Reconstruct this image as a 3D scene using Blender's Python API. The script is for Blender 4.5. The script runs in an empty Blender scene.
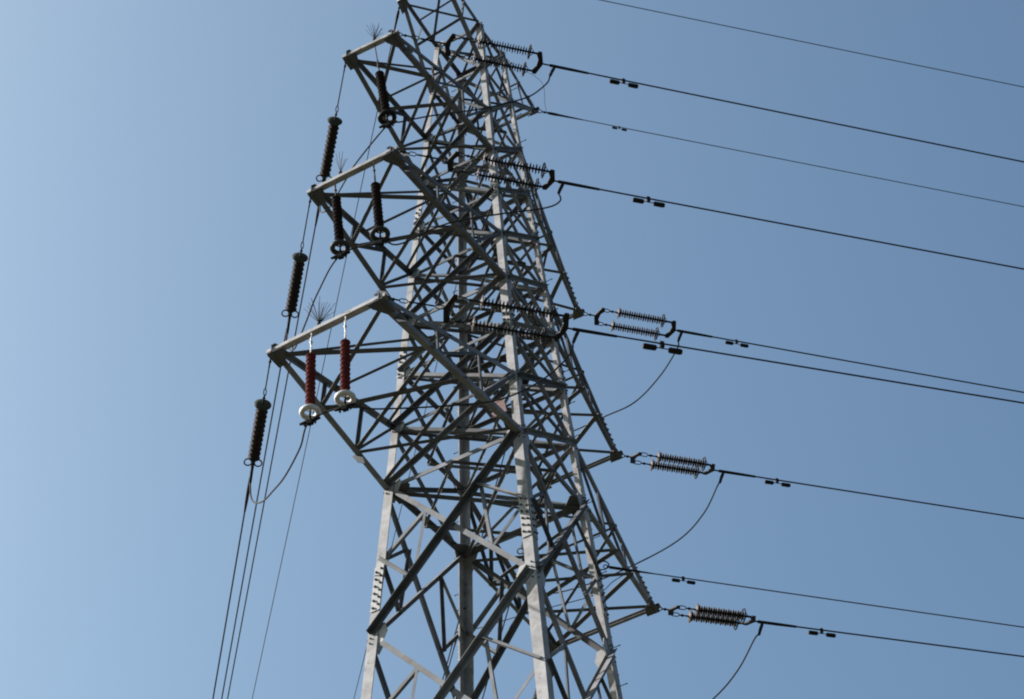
import bpy, math, random
from mathutils import Vector as V, Matrix
random.seed(7)
S = bpy.context.scene
COL = S.collection
PI = math.pi

# ---------------------------------------------------------------- camera, sky, sun, exposure
CAM = V((19.3936, -35.5271, 1.6))
RIGHT = V((0.8636156156, 0.5024067054, -0.0418995303))
UP = V((0.3833744913, -0.6004803888, 0.7017458956))
FWD = V((-0.3274019972, 0.6221019248, 0.7111941558))
cd = bpy.data.cameras.new('camera'); cam = bpy.data.objects.new('camera', cd); COL.objects.link(cam)
m = Matrix((RIGHT, UP, -FWD)).transposed().to_4x4(); m.translation = CAM
cam.matrix_world = m
cd.sensor_width = 36; cd.lens = 95.98; cd.clip_start = 0.1; cd.clip_end = 5000
S.camera = cam

SUN_AZ = math.radians(200)      # direction towards the sun, in the ground plane
SUN_EL = math.radians(35)
tosun = V((math.cos(SUN_AZ)*math.cos(SUN_EL), math.sin(SUN_AZ)*math.cos(SUN_EL), math.sin(SUN_EL)))
w = bpy.data.worlds.new('World'); S.world = w; w.use_nodes = True
nt = w.node_tree; bg = nt.nodes['Background']
sky = nt.nodes.new('ShaderNodeTexSky'); sky.sky_type = 'NISHITA'; sky.sun_disc = False
sky.sun_elevation = SUN_EL
sky.sun_rotation = math.atan2(tosun.x, tosun.y)
sky.altitude = 100; sky.air_density = 1.0; sky.dust_density = 7.0; sky.ozone_density = 3.0
gm = nt.nodes.new('ShaderNodeGamma'); gm.inputs[1].default_value = 1.36          # contrast of the hazy sky
tint = nt.nodes.new('ShaderNodeMixRGB'); tint.blend_type = 'MULTIPLY'; tint.inputs[0].default_value = 1; tint.inputs[2].default_value = (0.875, 0.962, 0.805, 1)
cap = nt.nodes.new('ShaderNodeMixRGB'); cap.blend_type = 'DARKEN'; cap.inputs[0].default_value = 1; cap.inputs[2].default_value = (5, 5, 5, 1)   # the sun lamp carries the glare next to the sun
nt.links.new(sky.outputs[0], cap.inputs[1]); nt.links.new(cap.outputs[0], gm.inputs[0]); nt.links.new(gm.outputs[0], tint.inputs[1]); 
low = nt.nodes.new('ShaderNodeMixRGB'); low.blend_type = 'LIGHTEN'; low.inputs[0].default_value = 1; low.inputs[2].default_value = (0.84, 1.1, 1.4, 1)   # keeps the hazy horizon from going black
nt.links.new(tint.outputs[0], low.inputs[1]); nt.links.new(low.outputs[0], bg.inputs[0])
bg.inputs[1].default_value = 0.060
sd = bpy.data.lights.new('sun', 'SUN'); sd.energy = 5.0; sd.angle = math.radians(0.53); sd.color = (1, 0.94, 0.90)
so = bpy.data.objects.new('sun', sd); COL.objects.link(so)
so.rotation_euler = tosun.to_track_quat('Z', 'Y').to_euler(); so.location = (-60, -50, 90)
S.view_settings.view_transform = 'Standard'; S.view_settings.look = 'None'
S.view_settings.exposure = 1.51; S.view_settings.gamma = 1; S.view_settings.use_curve_mapping = False
S.render.engine = 'CYCLES'
S.cycles.filter_width = 2.05
S.cycles.max_bounces = 6

# ---------------------------------------------------------------- materials
def material(name, col, rough=0.6, metal=0.0, var=0.0, scale=3.0, spot=None, spot_amt=0.0, spec=0.5, each=0.0):
    mt = bpy.data.materials.new(name); mt.use_nodes = True
    n = mt.node_tree.nodes; l = mt.node_tree.links; b = n['Principled BSDF']
    b.inputs['Base Color'].default_value = (*col, 1); b.inputs['Roughness'].default_value = rough
    b.inputs['Metallic'].default_value = metal; b.inputs['Specular IOR Level'].default_value = spec
    if var or spot:
        tc = n.new('ShaderNodeTexCoord'); ns = n.new('ShaderNodeTexNoise')
        ns.inputs['Scale'].default_value = scale; ns.inputs['Detail'].default_value = 6; ns.inputs['Roughness'].default_value = 0.65
        l.new(tc.outputs['Object'], ns.inputs['Vector'])
        rp = n.new('ShaderNodeValToRGB')
        rp.color_ramp.elements[0].position = 0.3; rp.color_ramp.elements[1].position = 0.7
        rp.color_ramp.elements[0].color = (*[c*(1-var) for c in col], 1)
        rp.color_ramp.elements[1].color = (*[min(1, c*(1+var)) for c in col], 1)
        l.new(ns.outputs['Fac'], rp.inputs['Fac']); out = rp.outputs['Color']
        if spot:
            n2 = n.new('ShaderNodeTexNoise'); n2.inputs['Scale'].default_value = scale*2.3; n2.inputs['Detail'].default_value = 8
            l.new(tc.outputs['Object'], n2.inputs['Vector'])
            r2 = n.new('ShaderNodeValToRGB'); r2.color_ramp.elements[0].position = 0.58; r2.color_ramp.elements[1].position = 0.72
            r2.color_ramp.elements[0].color = (0, 0, 0, 1); r2.color_ramp.elements[1].color = (spot_amt,)*3 + (1,)
            l.new(n2.outputs['Fac'], r2.inputs['Fac'])
            mx = n.new('ShaderNodeMixRGB'); mx.inputs['Color2'].default_value = (*spot, 1)
            l.new(r2.outputs['Color'], mx.inputs['Fac']); l.new(out, mx.inputs['Color1']); out = mx.outputs['Color']
        if each:                                   # every bar weathered a little differently
            oi = n.new('ShaderNodeObjectInfo'); ma = n.new('ShaderNodeMapRange'); hs = n.new('ShaderNodeHueSaturation')
            ma.inputs['To Min'].default_value = 1-each; ma.inputs['To Max'].default_value = 1+each
            l.new(oi.outputs['Random'], ma.inputs['Value']); l.new(ma.outputs[0], hs.inputs['Value']); l.new(out, hs.inputs['Color']); out = hs.outputs['Color']
        l.new(out, b.inputs['Base Color'])
        mr = n.new('ShaderNodeMapRange'); mr.inputs['To Min'].default_value = max(0.05, rough-0.12); mr.inputs['To Max'].default_value = min(1, rough+0.12)
        l.new(ns.outputs['Fac'], mr.inputs['Value']); l.new(mr.outputs[0], b.inputs['Roughness'])
    return mt
RUST = (0.11, 0.07, 0.05)
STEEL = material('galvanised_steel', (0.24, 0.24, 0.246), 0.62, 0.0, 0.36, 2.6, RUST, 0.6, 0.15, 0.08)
BRACE = material('shade_toned_galvanised_steel', (0.10, 0.105, 0.114), 0.62, 0.0, 0.4, 1.9, RUST, 0.45, 0.12, 0.45)  # bracing: same steel as the legs, its shade put into a darker colour
STEELD = material('shade_dark_galvanised_steel', (0.065, 0.070, 0.078), 0.62, 0.0, 0.25, 2.2, RUST, 0.5, 0.1)  # lacing and arm plates: steel coloured darker still to paint in their shade
PLATE = material('gusset_steel', (0.235, 0.234, 0.238), 0.55, 0.0, 0.25, 3.0, RUST, 0.4)
BOLT = material('dark_bolt', (0.05, 0.045, 0.04), 0.6, 0.2, 0.3, 20)
HARD = material('dark_fitting', (0.016, 0.016, 0.017), 0.6, 0.0, 0.3, 9, RUST, 0.15, 0.05)
WIRE = material('weathered_aluminium_wire', (0.028, 0.028, 0.031), 0.65, 0.0, 0.15, 5, None, 0, 0.04)
RED = material('red_silicone', (0.095, 0.016, 0.017), 0.6, 0, 0.25, 8, None, 0, 0.12)
BROWN = material('brown_black_silicone', (0.027, 0.022, 0.022), 0.6, 0, 0.3, 7, None, 0, 0.06)
PINK = material('faded_bird_guard', (0.06, 0.046, 0.042), 0.55, 0, 0.15, 8, None, 0, .06)
GREENG = material('green_grey_bird_guard', (0.03, 0.035, 0.027), 0.6, 0, 0.2, 8, None, 0, .06)
RING = material('aluminium_ring', (0.42, 0.42, 0.42), 0.5, 0.0, 0.2, 9, None, 0, .3)
RUBBER = material('black_damper_weight', (0.012, 0.012, 0.012), 0.6, 0.0, 0.2, 9, None, 0, 0.08)
SPIKE = material('bird_spike_wire', (0.022, 0.019, 0.016), 0.6, 0, 0.2, 9, None, 0, .04)
SIGNR = material('faded_red_sign', (0.085, 0.028, 0.026), 0.55, 0, 0.2, 6, (0.1, 0.1, 0.11), 0.5)
GRASS = material('dry_grass_ground', (0.052, 0.052, 0.032), 0.95, 0, 0.35, 0.05, (0.11, 0.085, 0.05), 0.6, 0.2)

# ---------------------------------------------------------------- mesh helpers
class MB:
    def __init__(s): s.v = []; s.f = []; s.m = []; s.sm = []
    def add(s, vs, fs, mi=0, smooth=False):
        o = len(s.v); s.v += [tuple(x) for x in vs]; s.f += [[i+o for i in f] for f in fs]
        s.m += [mi]*len(fs); s.sm += [smooth]*len(fs)
    def prism(s, prof, p, q, e, n, mi=0):
        k = len(prof)
        a = [p + e*x + n*y for x, y in prof]; b = [q + e*x + n*y for x, y in prof]
        fs = [[i, (i+1) % k, k+(i+1) % k, k+i] for i in range(k)] + [list(range(k))[::-1], list(range(k, 2*k))]
        s.add(a+b, fs, mi)
    def box(s, c, ex, ey, ez, mi=0):      # centre + three half-vectors
        vs = [c + ex*i + ey*j + ez*k for k in (-1, 1) for j in (-1, 1) for i in (-1, 1)]
        s.add(vs, [[0, 2, 3, 1], [4, 5, 7, 6], [0, 1, 5, 4], [2, 6, 7, 3], [0, 4, 6, 2], [1, 3, 7, 5]], mi)
    def tube(s, pts, r, n=8, mi=0, caps=True, closed=False):
        pts = [V(p) for p in pts]; k = len(pts)
        rs = r if isinstance(r, (list, tuple)) else [r]*k
        rings = []; prev = None
        for i, p in enumerate(pts):
            if closed: d = (pts[(i+1) % k]-pts[i-1]).normalized()
            else: d = (pts[min(i+1, k-1)]-pts[max(i-1, 0)]).normalized()
            if prev is None: a = d.orthogonal().normalized()
            else: a = (prev - d*prev.dot(d)).normalized()
            prev = a; b = d.cross(a)
            rings.append([p + (a*math.cos(2*PI*j/n)+b*math.sin(2*PI*j/n))*rs[i] for j in range(n)])
        vs = [x for r_ in rings for x in r_]; fs = []
        for i in range(k if closed else k-1):
            i2 = (i+1) % k
            fs += [[i*n+j, i*n+(j+1) % n, i2*n+(j+1) % n, i2*n+j] for j in range(n)]
        s.add(vs, fs, mi, True)
        if caps and not closed:
            s.add(rings[0], [list(range(n))[::-1]], mi); s.add(rings[-1], [list(range(n))], mi)
    def lathe(s, p, d, prof, n=14, mi=0):      # prof: (distance along d, radius)
        d = d.normalized(); a = d.orthogonal().normalized(); b = d.cross(a); vs = []; fs = []
        for t, r in prof:
            vs += [p + d*t + (a*math.cos(2*PI*j/n)+b*math.sin(2*PI*j/n))*max(r, 1e-4) for j in range(n)]
        for i in range(len(prof)-1):
            fs += [[i*n+j, i*n+(j+1) % n, (i+1)*n+(j+1) % n, (i+1)*n+j] for j in range(n)]
        s.add(vs, fs, mi, True)
        s.add(vs[:n], [list(range(n))[::-1]], mi); s.add(vs[-n:], [list(range(n))], mi)
    def torus(s, c, ax, R, r, N=24, n=8, mi=0):
        ax = ax.normalized(); a = ax.orthogonal().normalized(); b = ax.cross(a)
        s.tube([c + (a*math.cos(2*PI*i/N)+b*math.sin(2*PI*i/N))*R for i in range(N)], r, n, mi, closed=True)
    def build(s, name, mats, parent=None):
        me = bpy.data.meshes.new(name); me.from_pydata(s.v, [], s.f)
        for x in (mats if isinstance(mats, (list, tuple)) else [mats]): me.materials.append(x)
        me.polygons.foreach_set('material_index', s.m); me.polygons.foreach_set('use_smooth', s.sm); me.update()
        o = bpy.data.objects.new(name, me); COL.objects.link(o)
        if parent: o.parent = parent
        return o
def tag(o, label, cat, group=None, kind=None):
    if label: o['label'] = label
    if cat: o['category'] = cat
    if group: o['group'] = group
    if kind: o['kind'] = kind
    return o
def empty(name, label, cat, group=None):
    o = bpy.data.objects.new(name, None); COL.objects.link(o); o.empty_display_size = 0.3
    return tag(o, label, cat, group)

# L-profile bar. n: flange-plane normal; side +1: standing flange along +n, -1 along -n; heel 'up'/'down'
def bar(mb, p, q, wd, n, side=1, off=0.0, heel='up', t=None, ext=0.0):
    d = (q-p).normalized(); n = (n - d*n.dot(d)).normalized(); e = n.cross(d).normalized()
    if abs(e.z) < 0.12:
        if e.y > 0: e = -e
    elif (e.z > 0) == (heel == 'up'): e = -e
    t = t or wd*0.1; nn = n*side
    base = nn*(off+random.uniform(0, 0.004)) - e*(wd/2)
    prof = [(0, 0), (wd, 0), (wd, t), (t, t), (t, wd*0.95), (0, wd*0.95)]
    mb.prism(prof, p+base-d*ext, q+base+d*ext, e, nn)
def one_bar(name, p, q, wd, n, parent, side=1, off=0.0, heel='up', mat=None, ext=0.0):
    mb = MB(); bar(mb, p, q, wd, n, side, off, heel, ext=ext)
    if name in ('cross_brace', 'diagonal_brace'):      # bolts through both ends
        d = (q-p).normalized()
        for c, s_ in ((p, 1), (q, -1)):
            for x in (.04, .13, .22)[:3 if wd > .11 else 2]:
                bolt(mb, c+d*s_*x*(wd/.1)*.7+n*(off*side+(.002 if side > 0 else -.012)), n, .016, .035)
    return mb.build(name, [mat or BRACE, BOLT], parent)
def plate(mb, pts, n, th, mi=0):
    n = n.normalized(); k = len(pts)
    vs = [p - n*th/2 for p in pts] + [p + n*th/2 for p in pts]
    mb.add(vs, [list(range(k))[::-1], list(range(k, 2*k))] + [[i, (i+1) % k, k+(i+1) % k, k+i] for i in range(k)], mi)
def bolt(mb, p, n, r=0.018, h=0.03, mi=1):
    mb.lathe(p, n, [(0, r), (h*0.7, r), (h, r*0.6)], 6, mi)

# ---------------------------------------------------------------- ground
g = MB(); N = 40; R0 = 1500
vs = []
for j in range(N+1):
    for i in range(N+1):
        x = (i/N*2-1); y = (j/N*2-1); x = x*abs(x)*R0; y = y*abs(y)*R0
        rr = math.hypot(x, y)
        vs.append((x, y, 0 if rr < 70 else (math.sin(x*0.011)+math.sin(y*0.013+1))*min(1, (rr-70)/200)*1.5))
g.add(vs, [[j*(N+1)+i, j*(N+1)+i+1, (j+1)*(N+1)+i+1, (j+1)*(N+1)+i] for j in range(N) for i in range(N)], 0, True)
tag(g.build('ground', GRASS), 'dry grassy ground under the tower', 'ground', kind='structure')

# ---------------------------------------------------------------- the tower
Z = dict(A=38.42, A2=40.082, M=43.207, M2=44.682, T=47.72, T2=49.225, E=52.624, N=34.608)
Z['m1'] = (Z['A2']+Z['M'])/2; Z['m2'] = (Z['M2']+Z['T'])/2; Z['m3'] = (Z['T2']+Z['E'])/2
Z['N2'] = 30.1; Z['N3'] = 24.8; Z['N4'] = 18.4; Z['N5'] = 10.6; Z['G'] = 0.0
wx = lambda z: 1.5-0.057908*(z-38.42)
wy = lambda z: 0.8867*1.5-0.057908*0.918*(z-38.42)
SG = dict(L=(-1, -1), F=(1, -1), R=(1, 1), B=(-1, 1))
def leg(k, z):
    if isinstance(z, str): z = Z[z]
    sx, sy = SG[k]; zc = max(z, 30)
    dx = {'L': .0174*(zc-47), 'B': .09}.get(k, 0)         # the built tower is not perfectly square
    return V((sx*wx(z)+dx, sy*wy(z), z))
TIPS = {k: V(v) for k, v in {
 'LA': (-1.387, -5.749, 38.42), 'FA': (1.063, -5.823, 38.42), 'LM': (-0.894, -5.216, 43.207), 'FM': (1.029, -5.252, 43.207),
 'LT': (-0.367, -4.741, 47.72), 'FT': (0.78, -4.722, 47.72), 'LE': (-0.388, -2.405, 52.3), 'FE': (0.871, -2.696, 52.3),
 'RA': (1.145, 4.886, 38.42), 'RM': (0.574, 5.005, 43.207), 'RT': (0.115, 4.635, 47.72), 'RE': (0.58, 2.135, 52.3),
 'BA': (-1.305, 4.886, 38.42), 'BM': (-1.35, 5.005, 43.207), 'BT': (-1.032, 4.635, 47.72), 'BE': (-0.55, 2.135, 52.3)}.items()}
tower = empty('lattice_tower', 'tall tapering galvanised steel lattice pylon with crossarms on two sides', 'pylon')

LEGW = [('G', 'N4', 0.27), ('N4', 'N2', 0.255), ('N2', 'N', 0.228), ('N', 'A', 0.208), ('A', 'M', 0.172), ('M', 'T', 0.148), ('T', 'E', 0.128)]
def legw(z):
    if isinstance(z, str): z = Z[z]
    for a, b, w_ in LEGW:
        if z <= Z[b]+1e-6: return w_
    return 0.15
legs = {}
for k, (sx, sy) in SG.items():
    mb = MB()
    for a, b, w_ in LEGW:
        t = 0.02
        prof = [(0, 0), (w_, 0), (w_, t), (t, t), (t, w_), (0, w_)]
        p, q = leg(k, a), leg(k, b)
        if b == 'E': q = leg(k, Z['E']+0.12)
        if a != 'G': p = p + (q-p).normalized()*0.001
        mb.prism(prof, p, q, V((-sx, 0, 0)), V((0, -sy, 0)))
    legs[k] = mb.build('leg', STEEL, tower)
    # bolted splices
    for zs in (35.75 if k == 'L' else 36.05, 27.3, 21.0, 41.9, 46.4):
        w_ = legw(zs); mb = MB(); d = (leg(k, 'E')-leg(k, 'G')).normalized(); hl = 0.62 if zs < 40 else 0.42
        c = leg(k, zs)
        for e, o in ((V((-sx, 0, 0)), V((0, sy, 0))), (V((0, -sy, 0)), V((sx, 0, 0)))):
            cc = c + e*(w_*0.5) + o*0.009
            mb.box(cc, e*(w_*0.48), o*0.007, d*hl*0.92)
            nb = 6 if zs < 40 else 4
            for i in range(nb):
                for j in (-0.26, 0.26):
                    bolt(mb, cc + o*0.006 + d*((i+0.5)/nb*2-1)*hl*0.88 + e*j*w_ + d*(0.03 if j > 0 else -0.03), o, 0.026, 0.036)
        mb.build('splice_plate', [PLATE, BOLT], legs[k])

FACES = [('L', 'F', V((0, -1, 0))), ('F', 'R', V((1, 0, 0))), ('R', 'B', V((0, 1, 0))), ('B', 'L', V((-1, 0, 0)))]
def inset(k, other, z, f=0.35):      # a point on leg k, moved a little into the face towards leg "other"
    a, b = leg(k, z), leg(other, z); return a + (b-a).normalized()*legw(z)*f
def facen(a, b, n):
    d = leg(a, 'E')-leg(a, 'A'); h = leg(b, 'A')-leg(a, 'A'); x = h.cross(d).normalized()
    return x if x.dot(n) > 0 else -x
LT = 0.022
bigs = [('G', 'N5'), ('N5', 'N4'), ('N4', 'N3'), ('N3', 'N2'), ('N2', 'N'), ('N', 'A')]
smalls = [('A', 'A2'), ('A2', 'm1'), ('m1', 'M'), ('M', 'M2'), ('M2', 'm2'), ('m2', 'T'), ('T', 'T2'), ('T2', 'm3'), ('m3', 'E')]
gus = []
for a, b, n0 in FACES:
    n = facen(a, b, n0)
    for lo, hi in bigs:
        wd = 0.128 if lo in ('N', 'N2') else 0.15
        p1, q1 = inset(b, a, hi), inset(a, b, lo); p2, q2 = inset(a, b, hi), inset(b, a, lo)
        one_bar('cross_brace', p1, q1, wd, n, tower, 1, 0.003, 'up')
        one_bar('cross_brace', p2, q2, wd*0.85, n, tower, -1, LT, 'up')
        zl, zh = Z[lo], Z[hi]; zm = (zl+zh)/2
        rw = 0.075
        # redundant members: quarter points of each diagonal to the middle of the leg, and posts between the diagonals
        for (P, Q, k, o, sd, of) in ((p1, q1, b, a, 1, 0.02), (p2, q2, a, b, -1, LT+0.018)):
            t1 = 0.27
            u1 = P.lerp(Q, t1); u2 = P.lerp(Q, 1-t1); o1 = k; o2 = o
            one_bar('secondary_brace', u1, inset(o1, o2, zm), rw, n, tower, sd, of, 'down')
            one_bar('secondary_brace', u2, inset(o2, o1, zm), rw, n, tower, sd, of, 'up')
        for P1, Q2 in ((p1.lerp(q1, 0.27), q2.lerp(p2, 0.27)), (p2.lerp(q2, 0.27), q1.lerp(p1, 0.27))):
            one_bar('post', P1, Q2, rw*0.85, n, tower, -1, LT+0.012, 'up')
    for lo, hi in smalls:
        zl = Z[lo]; wd = 0.10 if zl < 43 else (0.09 if zl < 47 else 0.078)
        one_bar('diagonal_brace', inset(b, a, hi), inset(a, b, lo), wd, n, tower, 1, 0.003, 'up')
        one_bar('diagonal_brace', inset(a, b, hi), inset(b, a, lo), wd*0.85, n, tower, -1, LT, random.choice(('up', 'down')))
    for z in ('A', 'A2', 'm1', 'M', 'M2', 'm2', 'T', 'T2', 'm3', 'E'):
        wd = (0.105 if z in ('A', 'M', 'T', 'E') else 0.08)*(1 if Z[z] < 45 else 0.85)
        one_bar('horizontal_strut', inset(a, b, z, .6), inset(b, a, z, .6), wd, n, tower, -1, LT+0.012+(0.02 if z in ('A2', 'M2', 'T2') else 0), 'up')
    # gusset plates
    for k, o in ((a, b), (b, a)):
        for z, sz in (('N', 0.52), ('A', 0.44), ('A2', 0.34), ('m1', 0.36), ('M', 0.42), ('M2', 0.3), ('m2', 0.32), ('T', 0.36), ('T2', 0.28), ('m3', 0.28), ('E', 0.3), ('N2', 0.6)):
            mb = MB(); c = leg(k, z); h = (leg(o, z)-c).normalized(); d = (leg(k, 'E')-c).normalized() if z != 'E' else (c-leg(k, 'A')).normalized()
            pl = 0.012; cc = c - n*(LT+0.006)*1.0
            x0 = 0.02
            pts = [cc+h*x0+d*sz*.5, cc+h*(legw(z)+sz*.22)+d*sz*.42, cc+h*(legw(z)+sz*.38), cc+h*(legw(z)+sz*.22)-d*sz*.46, cc+h*x0-d*sz*.55]
            plate(mb, pts, n, pl)
            for i, (x, y) in enumerate(((.3, .36), (.3, .1), (.3, -.16), (.3, -.4), (.75, .05), (.75, .25))):
                bolt(mb, c + h*legw(z)*x + d*sz*y + n*0.001, n, 0.017 if Z[z] < 42 else 0.014, 0.032)
            mb.build('gusset_plate', [PLATE, BOLT], legs[k])
# horizontal bracing inside the tower
for z, wd in (('A', .065), ('A2', .05), ('M', .06), ('M2', .05), ('T', .055), ('T2', .045), ('E', .05), ('m1', .045), ('m2', .045), ('m3', .04)):
    dz = V((0, 0, -0.06))
    for i, (k1, k2) in enumerate((('L', 'R'), ('F', 'B'))):
        one_bar('plan_brace', leg(k1, z).lerp(leg(k2, z), .05)+dz*(1+i*.6), leg(k2, z).lerp(leg(k1, z), .05)+dz*(1+i*.6), wd, V((0, 0, 1)), tower, -1, 0.01, 'up')
for z in ('A', 'M', 'T', 'A2', 'M2', 'T2'):
    for (a, b, c) in (('L', 'F', 'R'), ('F', 'R', 'B'), ('R', 'B', 'L'), ('B', 'L', 'F')):
        p = leg(a, z).lerp(leg(b, z), .5); q = leg(b, z).lerp(leg(c, z), .5); dz = V((0, 0, -.03))
        one_bar('plan_brace', p+dz, q+dz, .05, V((0, 0, 1)), tower, -1, 0.02, 'up')
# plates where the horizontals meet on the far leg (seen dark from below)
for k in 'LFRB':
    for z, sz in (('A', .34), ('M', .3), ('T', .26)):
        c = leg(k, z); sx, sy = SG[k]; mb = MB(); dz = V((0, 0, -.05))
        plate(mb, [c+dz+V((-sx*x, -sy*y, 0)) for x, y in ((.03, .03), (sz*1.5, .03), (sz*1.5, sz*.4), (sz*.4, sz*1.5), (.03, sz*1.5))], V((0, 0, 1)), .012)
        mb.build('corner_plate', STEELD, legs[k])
# step bolts up two legs
for k, e in (('R', V((1, 0, 0))), ('B', V((-1, 0, 0)))):
    z = 3.0; i = 0
    while z < 52 and i < 110:
        z += 0.46; i += 1
        c = leg(k, z); sx, sy = SG[k]
        o, al = (V((sx, 0, 0)), V((0, -sy, 0))) if i % 2 else (V((0, sy, 0)), V((-sx, 0, 0)))
        if not (z > 30): continue
        mb = MB(); p = c + al*0.07; mb.tube([p - o*.02, p + o*.17], .009, 6); mb.lathe(p+o*.16, o, [(0, .016), (.014, .016)], 6)
        mb.build('step_bolt', HARD, tower)

# crossarms ------------------------------------------------------------
def crossarm(k1, k2, lv, top, bot, tipkey, out):
    """k1,k2: the two legs; out: +1/-1 in y"""
    T1, T2 = TIPS[k1+tipkey], TIPS[k2+tipkey]
    b1, b2, t1, t2 = leg(k1, bot), leg(k2, bot), leg(k1, top), leg(k2, top)
    sc = {'A': 1, 'M': .95, 'T': .88, 'E': .72}[tipkey]; slim = out > 0; ps = (.5 if slim else .62)*sc; tw = .7 if slim else 1
    up = V((0, 0, 1)); s1 = -1 if k1 in 'LB' else 1; s2 = -s1
    X = V((1, 0, 0))
    mb = MB()
    lift = V((0, 0, .05))
    for b, T, s in ((b1, T1, s1), (b2, T2, s2)):
        bar(mb, b, T, .128*sc*tw, X*s, -1, 0.0, 'down', ext=.05)      # bottom chord
    for t, T, s in ((t1, T1, s1), (t2, T2, s2)):
        bar(mb, t, T+lift, .105*sc*(.9 if slim else 1), X*s, -1, 0.005, 'up', ext=.04)
    if slim:
        for T, t, s in ((T1, t1, s1), (T2, t2, s2)):
            for i in range(14): bolt(mb, T+lift+(t-T-lift)*(.03+i*.016)-X*s*.02+up*(.025 if i % 2 else -.025), X*s, .017, .05, 2)
    # end beam: channel open to the inside
    d = (T2-T1).normalized(); yo = V((0, out, 0)); yo = (yo-d*yo.dot(d)).normalized()
    h, dp, t = (.085*sc, .085*sc, .01) if slim else (.08*sc, .14*sc, .012)
    prof = [(-h/2, 0), (h/2, 0), (h/2, -dp), (h/2-t, -dp), (h/2-t, -t), (-h/2+t, -t), (-h/2+t, -dp), (-h/2, -dp)]
    z_ = d.cross(yo); z_ = z_ if z_.z > 0 else -z_
    mb.prism(prof, T1-d*.12+yo*.02, T2+d*.12+yo*.02, z_, yo, 0 if slim else 1)
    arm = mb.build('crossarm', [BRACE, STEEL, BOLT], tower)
    # tip plates
    for T, b, s in ((T1, b1, 1), (T2, b2, -1)):
        mb = MB(); c = (b-T).normalized(); e = d*s
        dz = V((0, 0, -.10*sc))
        plate(mb, [T+dz-e*.08+yo*.05, T+dz+e*.42*ps+yo*.04, T+dz+e*.40*ps+c*.1, T+dz+e*.1+c*.6*ps, T+dz-e*.07+c*.62*ps, T+dz-e*.1], V((0, 0, 1)), .014)
        q = T + X*(-.085 if (T-b).cross(up).dot(X) > 9 else 0)
        plate(mb, [T+up*.1, T+c*.12+up*.12, T+c*.6*ps+up*.12, T+c*.7*ps-up*.05, T+c*.2-up*.1, T-c*.06-up*.1], X, .016)
        for i in range(3): bolt(mb, T+dz+e*(.02+.08*i)+yo*.01-V((0, 0, .008)), -up, .016, .03)
        for i in range(3): bolt(mb, T+dz+c*(.1+.09*i)+e*.02-V((0, 0, .008)), -up, .016, .03)
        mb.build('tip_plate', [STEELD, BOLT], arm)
        if not slim and tipkey != 'E':
            f = .12 if T is T2 else .74
            a_ = T+(b-T)*f; mb = MB(); ll = .42*sc
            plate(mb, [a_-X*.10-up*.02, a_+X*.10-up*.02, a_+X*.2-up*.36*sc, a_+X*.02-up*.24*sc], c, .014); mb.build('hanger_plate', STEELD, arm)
    # lacing
    B1 = lambda f: T1.lerp(b1, f); B2 = lambda f: T2.lerp(b2, f)
    U1 = lambda f: (T1+lift).lerp(t1, f); U2 = lambda f: (T2+lift).lerp(t2, f)
    D = V((0, 0, -1))
    lw = .085*sc
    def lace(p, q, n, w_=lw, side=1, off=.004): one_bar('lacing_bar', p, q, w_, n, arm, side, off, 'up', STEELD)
    if tipkey != 'E':
        lace(B1(.02), B2(.36), D, lw*1.35, -1, -.055); lace(B2(.03), B1(.41), D, lw, -1, -.04)
        lace(B1(.41), B2(.59), D, lw*1.35, -1, -.055); lace(B2(.36), B1(.72), D, lw, -1, -.04)
        lace(B1(.72), B2(.97), D, lw, -1, -.05); lace(B2(.59), B1(.97), D, lw, -1, -.03)
        for Bf, Uf, s in ((B1, U1, s1), (B2, U2, s2)):
            n = X*s
            lace(Bf(.41), Uf(.41), n, lw*.8, -1, .014); lace(Bf(.72), Uf(.72), n, lw*.8, -1, .014)
            lace(Bf(.41), Uf(.72), n, lw*.8, -1, .02); lace(Bf(.72), Uf(1), n, lw*.8, -1, .02)
        lace(U1(.5), U2(.5), up, lw*.8, 1, 0); lace(U1(.08), U2(.5), up, lw*.8, 1, .02); lace(U2(.5), U1(.96), up, lw*.8, 1, .03)
    else:
        lace(B1(.05), U2(.95), up, lw, 1, 0); lace(U1(.95), B2(.05), up, lw, 1, .02); lace(U1(.5), U2(.5), up, lw*.8, 1, .04)
        lace(B1(.5), B2(.5), D, lw*.8, 1, 0)
        for Bf, Uf, s in ((B1, U1, s1), (B2, U2, s2)): lace(Bf(.5), Uf(.6), X*s, lw*.7, -1, .01)
    return arm
for lv, top, bot in (('A', 'A2', 'A'), ('M', 'M2', 'M'), ('T', 'T2', 'T'), ('E', 'E', 'm3')):
    crossarm('L', 'F', lv, top, bot, lv, -1)
    crossarm('B', 'R', lv, top, bot, lv, 1)

# small faded sign bolted inside the face
mb = MB(); c = leg('L', 39.25).lerp(leg('F', 39.25), .86) + V((0, -.06, 0))
mb.box(c, V((.15, 0, .02)), V((0, .004, 0)), V((-.03, 0, .21)), 0)
mb.box(c+V((0, -.0065, .17)), V((.11, 0, .012)), V((0, .002, 0)), V((0, 0, .02)), 0)
tag(mb.build('sign_plate', SIGNR), 'small faded red metal plate fixed on the pylon near its front leg', 'sign')

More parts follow.
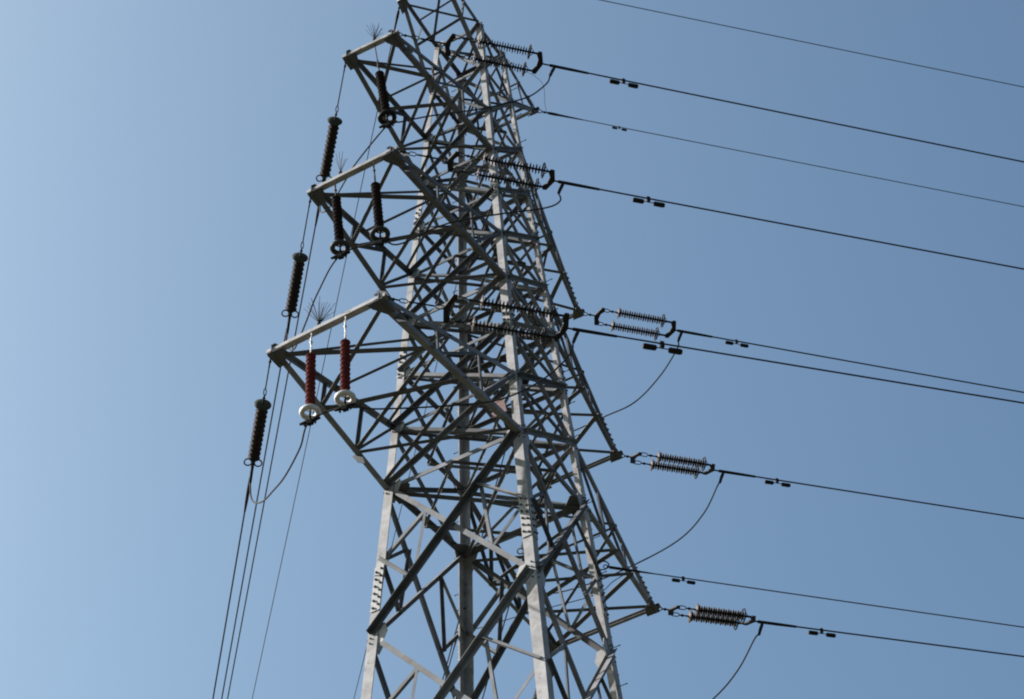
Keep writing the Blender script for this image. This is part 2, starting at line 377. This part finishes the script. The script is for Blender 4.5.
# ---------------------------------------------------------------- line fittings
def dirv(azs): a = math.radians(azs[0]); return V((math.cos(a), math.sin(a), azs[1]))
W = {'FE': (44.0, -0.0561), 'FT': (44.0, -0.0608), 'FM': (44.0, -0.0465), 'FA': (44.0, -0.0257), 'RE': (44.0, -0.0532), 'RT': (44.0, -0.044),
     'RM': (44.0, -0.025), 'RA': (44.0, -0.0062), 'LA': (131.09, -0.1), 'LM': (131.29, -0.1), 'LT': (131.52, -0.1), 'LE': (132.25, -0.1),
     'BA': (132.3, -0.1), 'BM': (132.3, -0.1), 'BT': (132.3, -0.1), 'BE': (132.3, -0.1), 'fibre': (44.0, -0.0199), 'fibreB': (132.3, -0.1)}
def wire_pt(P0, k, t):
    d = dirv(W[k]); c = max(0.0002, -d.z/260) * 0.8
    return P0 + d*t + V((0, 0, c*t*t))
def frame(d):
    d = d.normalized(); h = V((-d.y, d.x, 0)).normalized(); return d, h, d.cross(h)*-1 if d.cross(h).z < 0 else d.cross(h)

def rod_profile(ln, n, r0, r1, r2):
    prof = [(0, .022), (.07, .022), (.07, r0)]
    L0, L1 = .08, ln-.08
    for i in range(n):
        t = L0+(L1-L0)*(i+.5)/n; s = (L1-L0)/n; r = r1 if i % 2 == 0 else r2
        prof += [(t-s*.22, r0), (t-s*.02, r), (t+s*.10, r), (t+s*.2, r0)]
    prof += [(ln-.07, r0), (ln-.07, .022), (ln, .022)]
    return prof
def chain(mb, p, q, n=None):
    d = (q-p); L = d.length; d.normalize(); k = max(2, int(L/.16)); a = d.orthogonal().normalized(); b = d.cross(a)
    for i in range(k):
        c0 = p + d*(L*(i+.06)/k); c1 = p+d*(L*(i+.94)/k); s = a if i % 2 else b
        if i % 3 == 1: mb.tube([c0-d*.03, c1+d*.03], .017, 6); mb.lathe(c0+d*.02, d, [(0, .02), (.03, .034), (.06, .02)], 8)
        else:
            pts = [c0+s*.02, c0+d*.03+s*.036, c1-d*.03+s*.036, c1+s*.02, c1-s*.02, c1-d*.03-s*.036, c0+d*.03-s*.036, c0-s*.02]
            mb.tube(pts, .011, 5, closed=True)

def double_string(key, T, label, ty1, ts, te, ty2, tc, sep, phi, group):
    root = empty('insulator_string', label, 'insulator', group); root.location = T
    d, h, u = frame(dirv(W[key])); s = (h*math.cos(phi)+u*math.sin(phi))*sep; nn = d.cross(s).normalized()
    O = V((0, 0, 0))
    mb = MB(); chain(mb, O+d*.02, d*(ty1-.06)); mb.build('link_chain', HARD, root)
    def yoke(t, flip):
        mb = MB(); f = flip
        pts = [d*(t-f*.07)+s*.13/sep*sep*.25, d*(t+f*.02)+s*.62, d*(t+f*.10)+s*.62, d*(t+f*.12)+s*.45, d*(t+f*.055)+s*.2, d*(t+f*.055)-s*.2, d*(t+f*.12)-s*.45, d*(t+f*.10)-s*.62, d*(t+f*.02)-s*.62, d*(t-f*.07)-s*.13*.25]
        plate(mb, pts, nn, .03); mb.build('yoke_plate', HARD, root)
    yoke(ty1, 1); yoke(ty2, -1)
    for q in (1, -1):
        o = s*.5*q
        mb = MB(); chain(mb, o+d*(ty1+.06), o+d*(ts+.02)); mb.lathe(o+d*(te-.02), d, [(0, .024), (ty2-te-.04, .024)], 8); mb.build('end_fitting', HARD, root)
        mb = MB(); mb.lathe(o+d*ts, d, rod_profile(te-ts, 19, .022, .105, .088), 14); mb.build('insulator_rod', BROWN, root)
        mb = MB(); mb.lathe(o+d*(ts+.03), d, [(0, .03), (.015, .07), (.03, .14), (.036, .14), (.05, .06)], 18); mb.build('bird_guard_disc', PINK, root)
        mb = MB(); c = o+d*(te-.09); mb.torus(c, d, .15, .016, 22, 6)
        for a in (h, -h): mb.tube([c+a*.14, o+d*(te+.02)], .008, 5)
        mb.build('arcing_ring', HARD, root)
    mb = MB(); mb.lathe(d*(ty2+.03), d, [(0, .018), (tc-ty2-.12, .018), (tc-ty2-.1, .035), (tc-ty2+.35, .033), (tc-ty2+.75, .026)], 8)
    mb.tube([d*tc, d*(tc+.01)-V((0, 0, .07)), d*(tc-.04)-V((0, 0, .2)), d*(tc-.09)-V((0, 0, .36))], [.026, .036, .036, .03], 8)
    mb.build('strain_clamp', HARD, root)
    return T + d*(tc-.09)-V((0, 0, .34)), T + d*(tc+.3)

def single_string(key, T, label, ts, te, tc, group, guard):
    root = empty('insulator_string', label, 'insulator', group); root.location = T
    d, h, u = frame(dirv(W[key])); O = V((0, 0, 0))
    mb = MB(); chain(mb, O+d*.03, d*.42); mb.tube([d*.40, d*(ts-.32)], .014, 6); chain(mb, d*(ts-.34), d*ts); mb.build('link_chain', HARD, root)
    mb = MB(); mb.lathe(d*ts, d, rod_profile(te-ts, 23, .028, .122, .1), 16); mb.build('insulator_rod', BROWN, root)
    mb = MB(); mb.lathe(d*(ts+.02), d, [(0, .04), (.015, .1), (.035, .168), (.043, .168), (.06, .07)], 20); mb.build('bird_guard_disc', guard, root)
    mb = MB()
    for q in (1, -1): mb.torus(d*(te+.03)+h*.10*q, (u+d*.25), .072, .015, 18, 6)
    mb.build('arcing_ring', HARD, root)
    mb = MB(); chain(mb, d*te, d*(tc-.3)); mb.lathe(d*(tc-.3), d, [(0, .03), (.3, .036), (.6, .032), (.9, .02)], 8)
    mb.tube([d*(tc-.8), d*(tc-.55)-V((0, 0, .04)), d*(tc-.35)-V((0, 0, .10)), d*(tc-.28)-V((0, 0, .13))], [.024, .03, .03, .024], 8)
    mb.build('strain_clamp', HARD, root)
    return T + d*(tc-.3)-V((0, 0, .12)), T + d*(tc+.3)

def conductor(key, T, t0, label, r, group, length=240, cat='power line'):
    ts = [t0]+[t0+length*(i/60)**1.6 for i in range(1, 61)]
    mb = MB(); mb.tube([wire_pt(T, key, t) for t in ts], r, 7)
    o = mb.build('overhead_wire', WIRE); tag(o, label, cat, group); return o
def smooth_path(pts, n=8):
    P = [V(p) for p in pts]; P = [P[0]*2-P[1]]+P+[P[-1]*2-P[-2]]; out = []
    for i in range(1, len(P)-2):
        a, b, c, d = P[i-1:i+3]
        for j in range(n):
            t = j/n; out.append(0.5*((2*b)+(c-a)*t+(2*a-5*b+4*c-d)*t*t+(3*b-a-3*c+d)*t**3))
    out.append(P[-2]); return out
def jumper(pts, label, r=.017, name='jumper_cable', group='jumper cables'):
    mb = MB(); mb.tube(smooth_path(pts), r, 7); return tag(mb.build(name, WIRE), label, 'cable', group)

G1 = 'tension insulator strings'; G2 = 'overhead wires'
LV = {'T': 'top', 'M': 'middle', 'A': 'lowest'}
clamps = {}
dbl = {'FT': (1.2, 1.76, 3.02, 3.22, 3.52, .47, -.03), 'FM': (1.2, 1.76, 3.13, 3.28, 3.5, .58, .28), 'FA': (1.28, 1.8, 3.3, 3.54, 3.78, .70, .16),
       'RT': (.42, .80, 2.03, 2.27, 2.46, .55, .19), 'RM': (.36, .80, 2.0, 2.18, 2.43, .56, .42), 'RA': (.36, .78, 1.95, 2.14, 2.34, .5, .4)}
for k, (a, b, c, e, f, sep, phi) in dbl.items():
    nm = LV[k[1]]
    if k[0] == 'F': lab = {'T': 'double dark insulator string crossing the pylon just below its flat top', 'M': 'double dark insulator string crossing the pylon at mid height of the left crossarms',
                           'A': 'double dark insulator string crossing the pylon above its blue-lit leg, level with the red insulators'}[k[1]]
    else: lab = {'T': 'widely spread double insulator string right of the pylon, uppermost of three clear of the steel', 'M': 'double insulator string against open sky, middle one of three right of the pylon',
                 'A': 'double insulator string against open sky, lowest of all right of the pylon'}[k[1]]
    clamps[k] = double_string(k, TIPS[k], lab, a, b, c, e, f, sep, phi, G1)
for k, (b, c, f) in {'LA': (1.30, 2.82, 3.56), 'LM': (1.66, 3.18, 3.92), 'LT': (1.66, 3.25, 4.0)}.items():
    lab = {'A': 'thick ribbed dark insulator hanging out from the left tip of the lowest crossarm', 'M': 'thick ribbed dark insulator hanging out from the left tip of the middle crossarm',
           'T': 'thick ribbed dark insulator hanging out left of the top crossarm, uppermost of three'}[k[1]]
    clamps[k] = single_string(k, TIPS[k], lab, b, c, f, G1, GREENG)
for k in ('BA', 'BM', 'BT'):
    lab = {'A': 'ribbed insulator on the far crossarm seen behind the bottom of the pylon', 'M': 'ribbed insulator on the far crossarm half hidden behind the middle of the pylon',
           'T': 'ribbed insulator on the far crossarm hidden high behind the lattice'}[k[1]]
    clamps[k] = single_string(k, TIPS[k], lab, .7, 2.0, 2.6, G1, GREENG)
tc = {'FT': 3.5, 'FM': 3.5, 'FA': 3.78, 'RT': 2.46, 'RM': 2.43, 'RA': 2.34, 'LA': 3.6, 'LM': 4.0, 'LT': 4.1, 'BA': 2.6, 'BM': 2.6, 'BT': 2.6}
wl = {'FT': 'dark overhead wire running right from the highest double insulator string', 'FM': 'dark overhead wire running right from the second highest double insulator string',
      'FA': 'thick dark overhead wire running right just below the spread double insulators', 'RT': 'overhead wire running right from the spread double insulators beside the pylon',
      'RM': 'overhead wire running right from the middle insulators in open sky', 'RA': 'overhead wire at lower right, lowest line in the picture',
      'LA': 'overhead wire dropping to the bottom left, leftmost of the descending lines', 'LM': 'overhead wire dropping to the bottom left, second from left of the descending lines',
      'LT': 'overhead wire dropping to the bottom left, third from left of the descending lines',
      'BA': 'overhead wire leaving the far side behind the pylon base', 'BM': 'overhead wire descending behind the dark rear leg of the pylon', 'BT': 'overhead wire descending steeply behind the lower lattice of the pylon'}
for k, t0 in tc.items(): conductor(k, TIPS[k], t0, wl[k], .0175 if k[0] in 'FR' else .0165, G2)
# earth wires with their dead-ends
el = {'FE': 'thin earth wire crossing the upper right corner of the sky', 'RE': 'thin earth wire leaving the upper right crossarm tip below the highest thick line',
      'LE': 'thin earth wire falling from the top left crossarm across the left crossarms', 'BE': 'thin earth wire falling behind the left leg of the pylon'}
for k in ('FE', 'RE', 'LE', 'BE'):
    conductor(k, TIPS[k], .5, el[k], .0105, G2, cat='earth wire')
    root = empty('wire_dead_end', {'FE': 'small chain of fittings holding the earth wire at the pylon top, right side', 'RE': 'small chain of fittings at the tip of the upper right crossarm',
                                   'LE': 'small chain of fittings hanging at the top left of the pylon', 'BE': 'small chain of fittings behind the pylon top'}[k], 'wire fitting', 'earth wire dead ends'); root.location = TIPS[k]
    d = dirv(W[k]).normalized(); mb = MB(); chain(mb, d*.02, d*.34); mb.build('link_chain', HARD, root)
    mb = MB(); mb.lathe(d*.3, d, [(0, .02), (.06, .035), (.2, .035), (.3, .028), (.9, .013)], 8); mb.build('strain_clamp', HARD, root)
# fibre cable tied to two legs below the arms
PR, PB = leg('R', 36.85)+V((.06, .05, 0)), leg('B', 37.1)+V((-.05, .06, 0))
for k, P0, lab in (('fibre', PR, 'thin cable running right from the pylon between the two lowest insulator strings'), ('fibreB', PB, 'thin cable descending from a bracket on the dark rear leg of the pylon')):
    conductor(k, P0, .5, lab, .0125, G2, cat='cable')
    d = dirv(W[k]).normalized(); root = empty('wire_dead_end', 'small dead-end clamp and bracket on the ' + ('right leg' if k == 'fibre' else 'rear leg') + ' of the pylon below the crossarms', 'wire fitting', 'cable dead ends'); root.location = P0
    mb = MB(); chain(mb, d*.02, d*.2); mb.lathe(d*.16, d, [(0, .03), (.25, .03), (.9, .013)], 8); mb.build('strain_clamp', HARD, root)
    mb = MB(); mb.torus(V((0, 0, .02)), V((0, 0, 1)), .13, .014, 16, 6); mb.build('bracket', HARD, root)
jumper([PR+dirv(W['fibre'])*.6, PR+V((.1, .25, -.25)), PR+V((-.3, .15, -.5)), V((0, 1.5, 36.45)), PB+V((.3, .1, -.45)), PB+V((-.15, .25, -.2)), PB+dirv(W['fibreB'])*.6],
       'thin slack cable loop hanging across the pylon between its right and rear legs', .009)

# jumper insulators hanging from the end beams
JI = {}
hang = [('A', .365, 2.12, 'dark red ribbed insulator with white ring under the lowest crossarm, left one'), ('A', .68, 2.19, 'dark red ribbed insulator with white ring under the lowest crossarm, right one'),
        ('M', .285, 2.05, 'shade-darkened red ribbed insulator under the middle left crossarm, nearer its outer tip'), ('M', .765, 2.22, 'shade-darkened red ribbed insulator under the middle left crossarm, nearer the pylon'),
        ('T', .588, 2.5, 'dark ribbed insulator hanging from the top left crossarm, highest of five')]
for i, (k, f, drop, lab) in enumerate(hang):
    P0 = TIPS['L'+k].lerp(TIPS['F'+k], f) + V((0, .01, -.07))
    if k == 'T': P0 += V((0, .02, 0))+(V((0, 0, -1))+RIGHT*.1).normalized()*.5; drop -= .5
    root = empty('jumper_insulator', lab, 'insulator', 'ribbed insulators hanging under the crossarms'); root.location = P0
    D = (V((0, 0, -1))+RIGHT*{'A': .0, 'M': .055, 'T': .10}[k]).normalized(); Ld = drop-.07; ln = 1.5; ts = Ld-ln-.05
    mb = MB()
    if k == 'T': mb.tube([D*-.5, D*-.02], .014, 6)
    if ts > .06: chain(mb, D*0, D*ts)
    else: mb.tube([V((0, 0, .05)), D*max(ts, .02)], .02, 6)
    mb.build('link_chain', HARD if k != 'A' else RING, root)
    mb = MB(); mb.lathe(D*ts, D, rod_profile(ln, 23, .05, .098, .082), 16); mb.build('insulator_rod', RED if k == 'A' else material('shaded_red_silicone_%d' % i, (.015, .010, .010), .6, 0, .3, 8, None, 0, .06), root)  # upper rods: same red silicone, shade put into a near-black colour
    mb = MB(); c = D*Ld; mb.torus(c, D, .15, .052, 28, 10)
    for a in (V((1, 0, 0)), V((-.5, .87, 0)), V((-.5, -.87, 0))): mb.tube([c+a*.15, c+D*-.02+a*.02], .012, 5)
    mb.build('grading_ring', RING if k == 'A' else material('grey_ring_%d' % i, ((.035, .034, .034) if k == 'M' else (.012, .012, .012)), .5, 0, .2, 9, None, 0, .05), root)
    mb = MB(); mb.tube([D*(Ld-.08), D*(Ld+.2)], .022, 7); cl = D*(Ld+.22); a = V((.75, .2, .12)).normalized()
    mb.tube([cl-a*.2, cl-a*.08, cl+a*.08, cl+a*.2], [.022, .04, .04, .022], 8); mb.box(cl-V((0, 0, .03)), a*.05, V((0, .045, 0)), V((0, 0, .045)))
    mb.box(cl-a*.1-V((0, 0, .05)), a*.012, V((0, .02, 0)), V((0, 0, .04))); mb.box(cl+a*.1-V((0, 0, .05)), a*.012, V((0, .02, 0)), V((0, 0, .04)))
    mb.build('cable_clamp', HARD, root)
    JI[i] = P0+cl
jumper([clamps['LA'][0], (-3.455, -3.35, 37.53), (-3.179, -3.6, 37.06), (-2.713, -4.0, 36.56), (-2.165, -4.5, 36.14), (-1.537, -5.0, 35.84), (-0.879, -5.5, 35.82), JI[0], JI[1], (0.838, -5.5, 35.905), (2.078, -4.8, 35.928), (2.757, -4.3, 36.158), (3.393, -3.9, 36.663), (3.719, -3.45, 37.492), clamps['FA'][0]],
       'slack jumper cable looping under the two red insulators of the lowest crossarm')
jumper([clamps['LM'][0], (-3.133, -2.75, 42.146), (-2.883, -3.0, 41.618), (-2.395, -3.5, 40.952), (-1.601, -4.3, 40.566), (-0.995, -4.8, 40.63), JI[2], JI[3], (0.962, -4.9, 40.793), (1.72, -4.4, 41.392), (2.556, -3.7, 41.847), (3.258, -3.1, 42.174), (3.528, -2.95, 42.364), clamps['FM'][0]],
       'slack jumper cable looping under the two shade-darkened red insulators of the middle crossarm')
jumper([clamps['LT'][0], (-2.694, -2.2, 46.548), (-2.391, -2.5, 46.016), (-1.884, -3.0, 45.462), (-1.015, -3.8, 44.932), (-0.424, -4.3, 44.651), JI[4], (0.777, -4.5, 45.001), (1.264, -4.1, 45.29), (2.07, -3.4, 45.714), (2.646, -2.9, 46.119), (2.905, -2.6, 46.46), (3.182, -2.4, 46.888), clamps['FT'][0]],
       'slack jumper cable looping under the single insulator of the top left crossarm')
cB = {k: clamps['B'+k][0] for k in 'AMT'}
jumper([clamps['RA'][0], (2.635, 6.45, 37.962), (2.209, 6.4, 37.312), (1.611, 6.3, 36.739), (0.4, 6.35, 36.3), (-1.2, 6.5, 36.25), (-2.5, 6.7, 36.9), cB['A']], 'slack jumper cable hanging below the lowest insulator string at right')
jumper([clamps['RM'][0], (2.186, 6.6, 42.667), (1.797, 6.6, 42.076), (1.149, 6.6, 41.617), (0.07, 6.6, 41.423), (-1.3, 6.65, 41.45), (-2.5, 6.8, 41.9), cB['M']], 'slack jumper cable hanging below the middle insulator string at right')
jumper([clamps['RT'][0], (1.753, 6.3, 47.046), (1.243, 6.3, 46.424), (0.537, 6.3, 45.946), (-0.24, 6.3, 45.898), (-1.4, 6.4, 46.0), (-2.3, 6.5, 46.5), cB['T']], 'slack jumper cable hanging below the spread double insulator string')
RE = TIPS['RE']
jumper([RE+dirv(W['RE'])*.3+V((0, 0, .02)), RE+V((.22, .12, .25)), RE+V((.28, .0, .75)), RE+V((.1, -.1, 1.15)), RE+V((-.25, -.35, 1.45)), leg('R', 52.6)], 'hair-thin wire loop rising above the upper right crossarm tip', .006)

# vibration dampers on the wires
def damper(key, T, t, s, label, r=.02):
    p = wire_pt(T, key, t); d = (wire_pt(T, key, t+.3)-p).normalized(); u = V((0, 0, 1))
    root = empty('vibration_damper', label, 'damper', 'vibration dampers on the wires'); root.location = p
    mb = MB(); mb.box(V((0, 0, -.025*s)), d*.035*s, V((-d.y, d.x, 0))*.03*s, u*.06*s); mb.build('clamp', HARD, root)
    c = -u*.11*s
    mb = MB(); mb.tube([c-d*.3*s-u*.03*s, c-d*.1*s, c+d*.1*s, c+d*.3*s-u*.03*s], .009*s, 6); mb.tube([c, c+u*.05*s], .02*s, 6); mb.build('messenger_cable', HARD, root)
    for q in (-1, 1):
        mb = MB(); o = c+d*q*.1*s-u*.015*s
        mb.lathe(o, d*q, [(0, .03*s), (.02*s, .05*s), (.2*s, .052*s), (.235*s, .04*s)], 10); mb.build('weight', RUBBER, root)
damper('FT', TIPS['FT'], 5.07, .95, 'dumbbell damper on the highest thick wire at upper right')
damper('RE', TIPS['RE'], 2.1, .55, 'tiny damper on the thin wire near the upper right crossarm tip')
damper('FM', TIPS['FM'], 5.3, 1.0, 'dumbbell damper on the second thick wire from the top at right')
damper('FA', TIPS['FA'], 5.44, 1.15, 'large dumbbell damper just below the spread double insulators')
damper('RT', TIPS['RT'], 3.83, .85, 'small dumbbell damper just right of the spread double insulators')
damper('RM', TIPS['RM'], 3.72, .9, 'dumbbell damper right of the middle insulators in open sky')
damper('fibre', PR, 1.66, .72, 'small damper on the thin cable between the two lowest insulator strings')
damper('RA', TIPS['RA'], 3.68, .9, 'dumbbell damper on the lowest wire at lower right')

# bird spikes on the end beams
def spikes(k, f, L, n, spread, label):
    P0 = TIPS['L'+k].lerp(TIPS['F'+k], f) + V((0, 0, .09))
    mb = MB(); mb.lathe(V((0, 0, -.02)), V((0, 0, 1)), [(0, .04), (.05, .035)], 8)
    for i in range(n):
        a = 2*PI*i/n*2.4; r = spread*math.sqrt((i+.5)/n)
        e = V((math.cos(a)*r, math.sin(a)*r, 1)).normalized()*L*random.uniform(.8, 1)
        mb.tube([V((0, 0, .02)), e*.5+V((0, 0, .02)), e], .0048, 4)
    o = mb.build('bird_spike', SPIKE); o.location = P0
    tag(o, label, 'bird spike', 'wire bird spikes on the crossarms')
spikes('A', .44, .55, 26, .8, 'fan of thin wire bird spikes on the end beam of the lowest left crossarm')
spikes('M', .36, .6, 8, .3, 'sparse upright bird spikes on the end beam of the middle left crossarm')
spikes('T', .6, .42, 20, .65, 'bunch of wire bird spikes on the end beam of the top left crossarm')
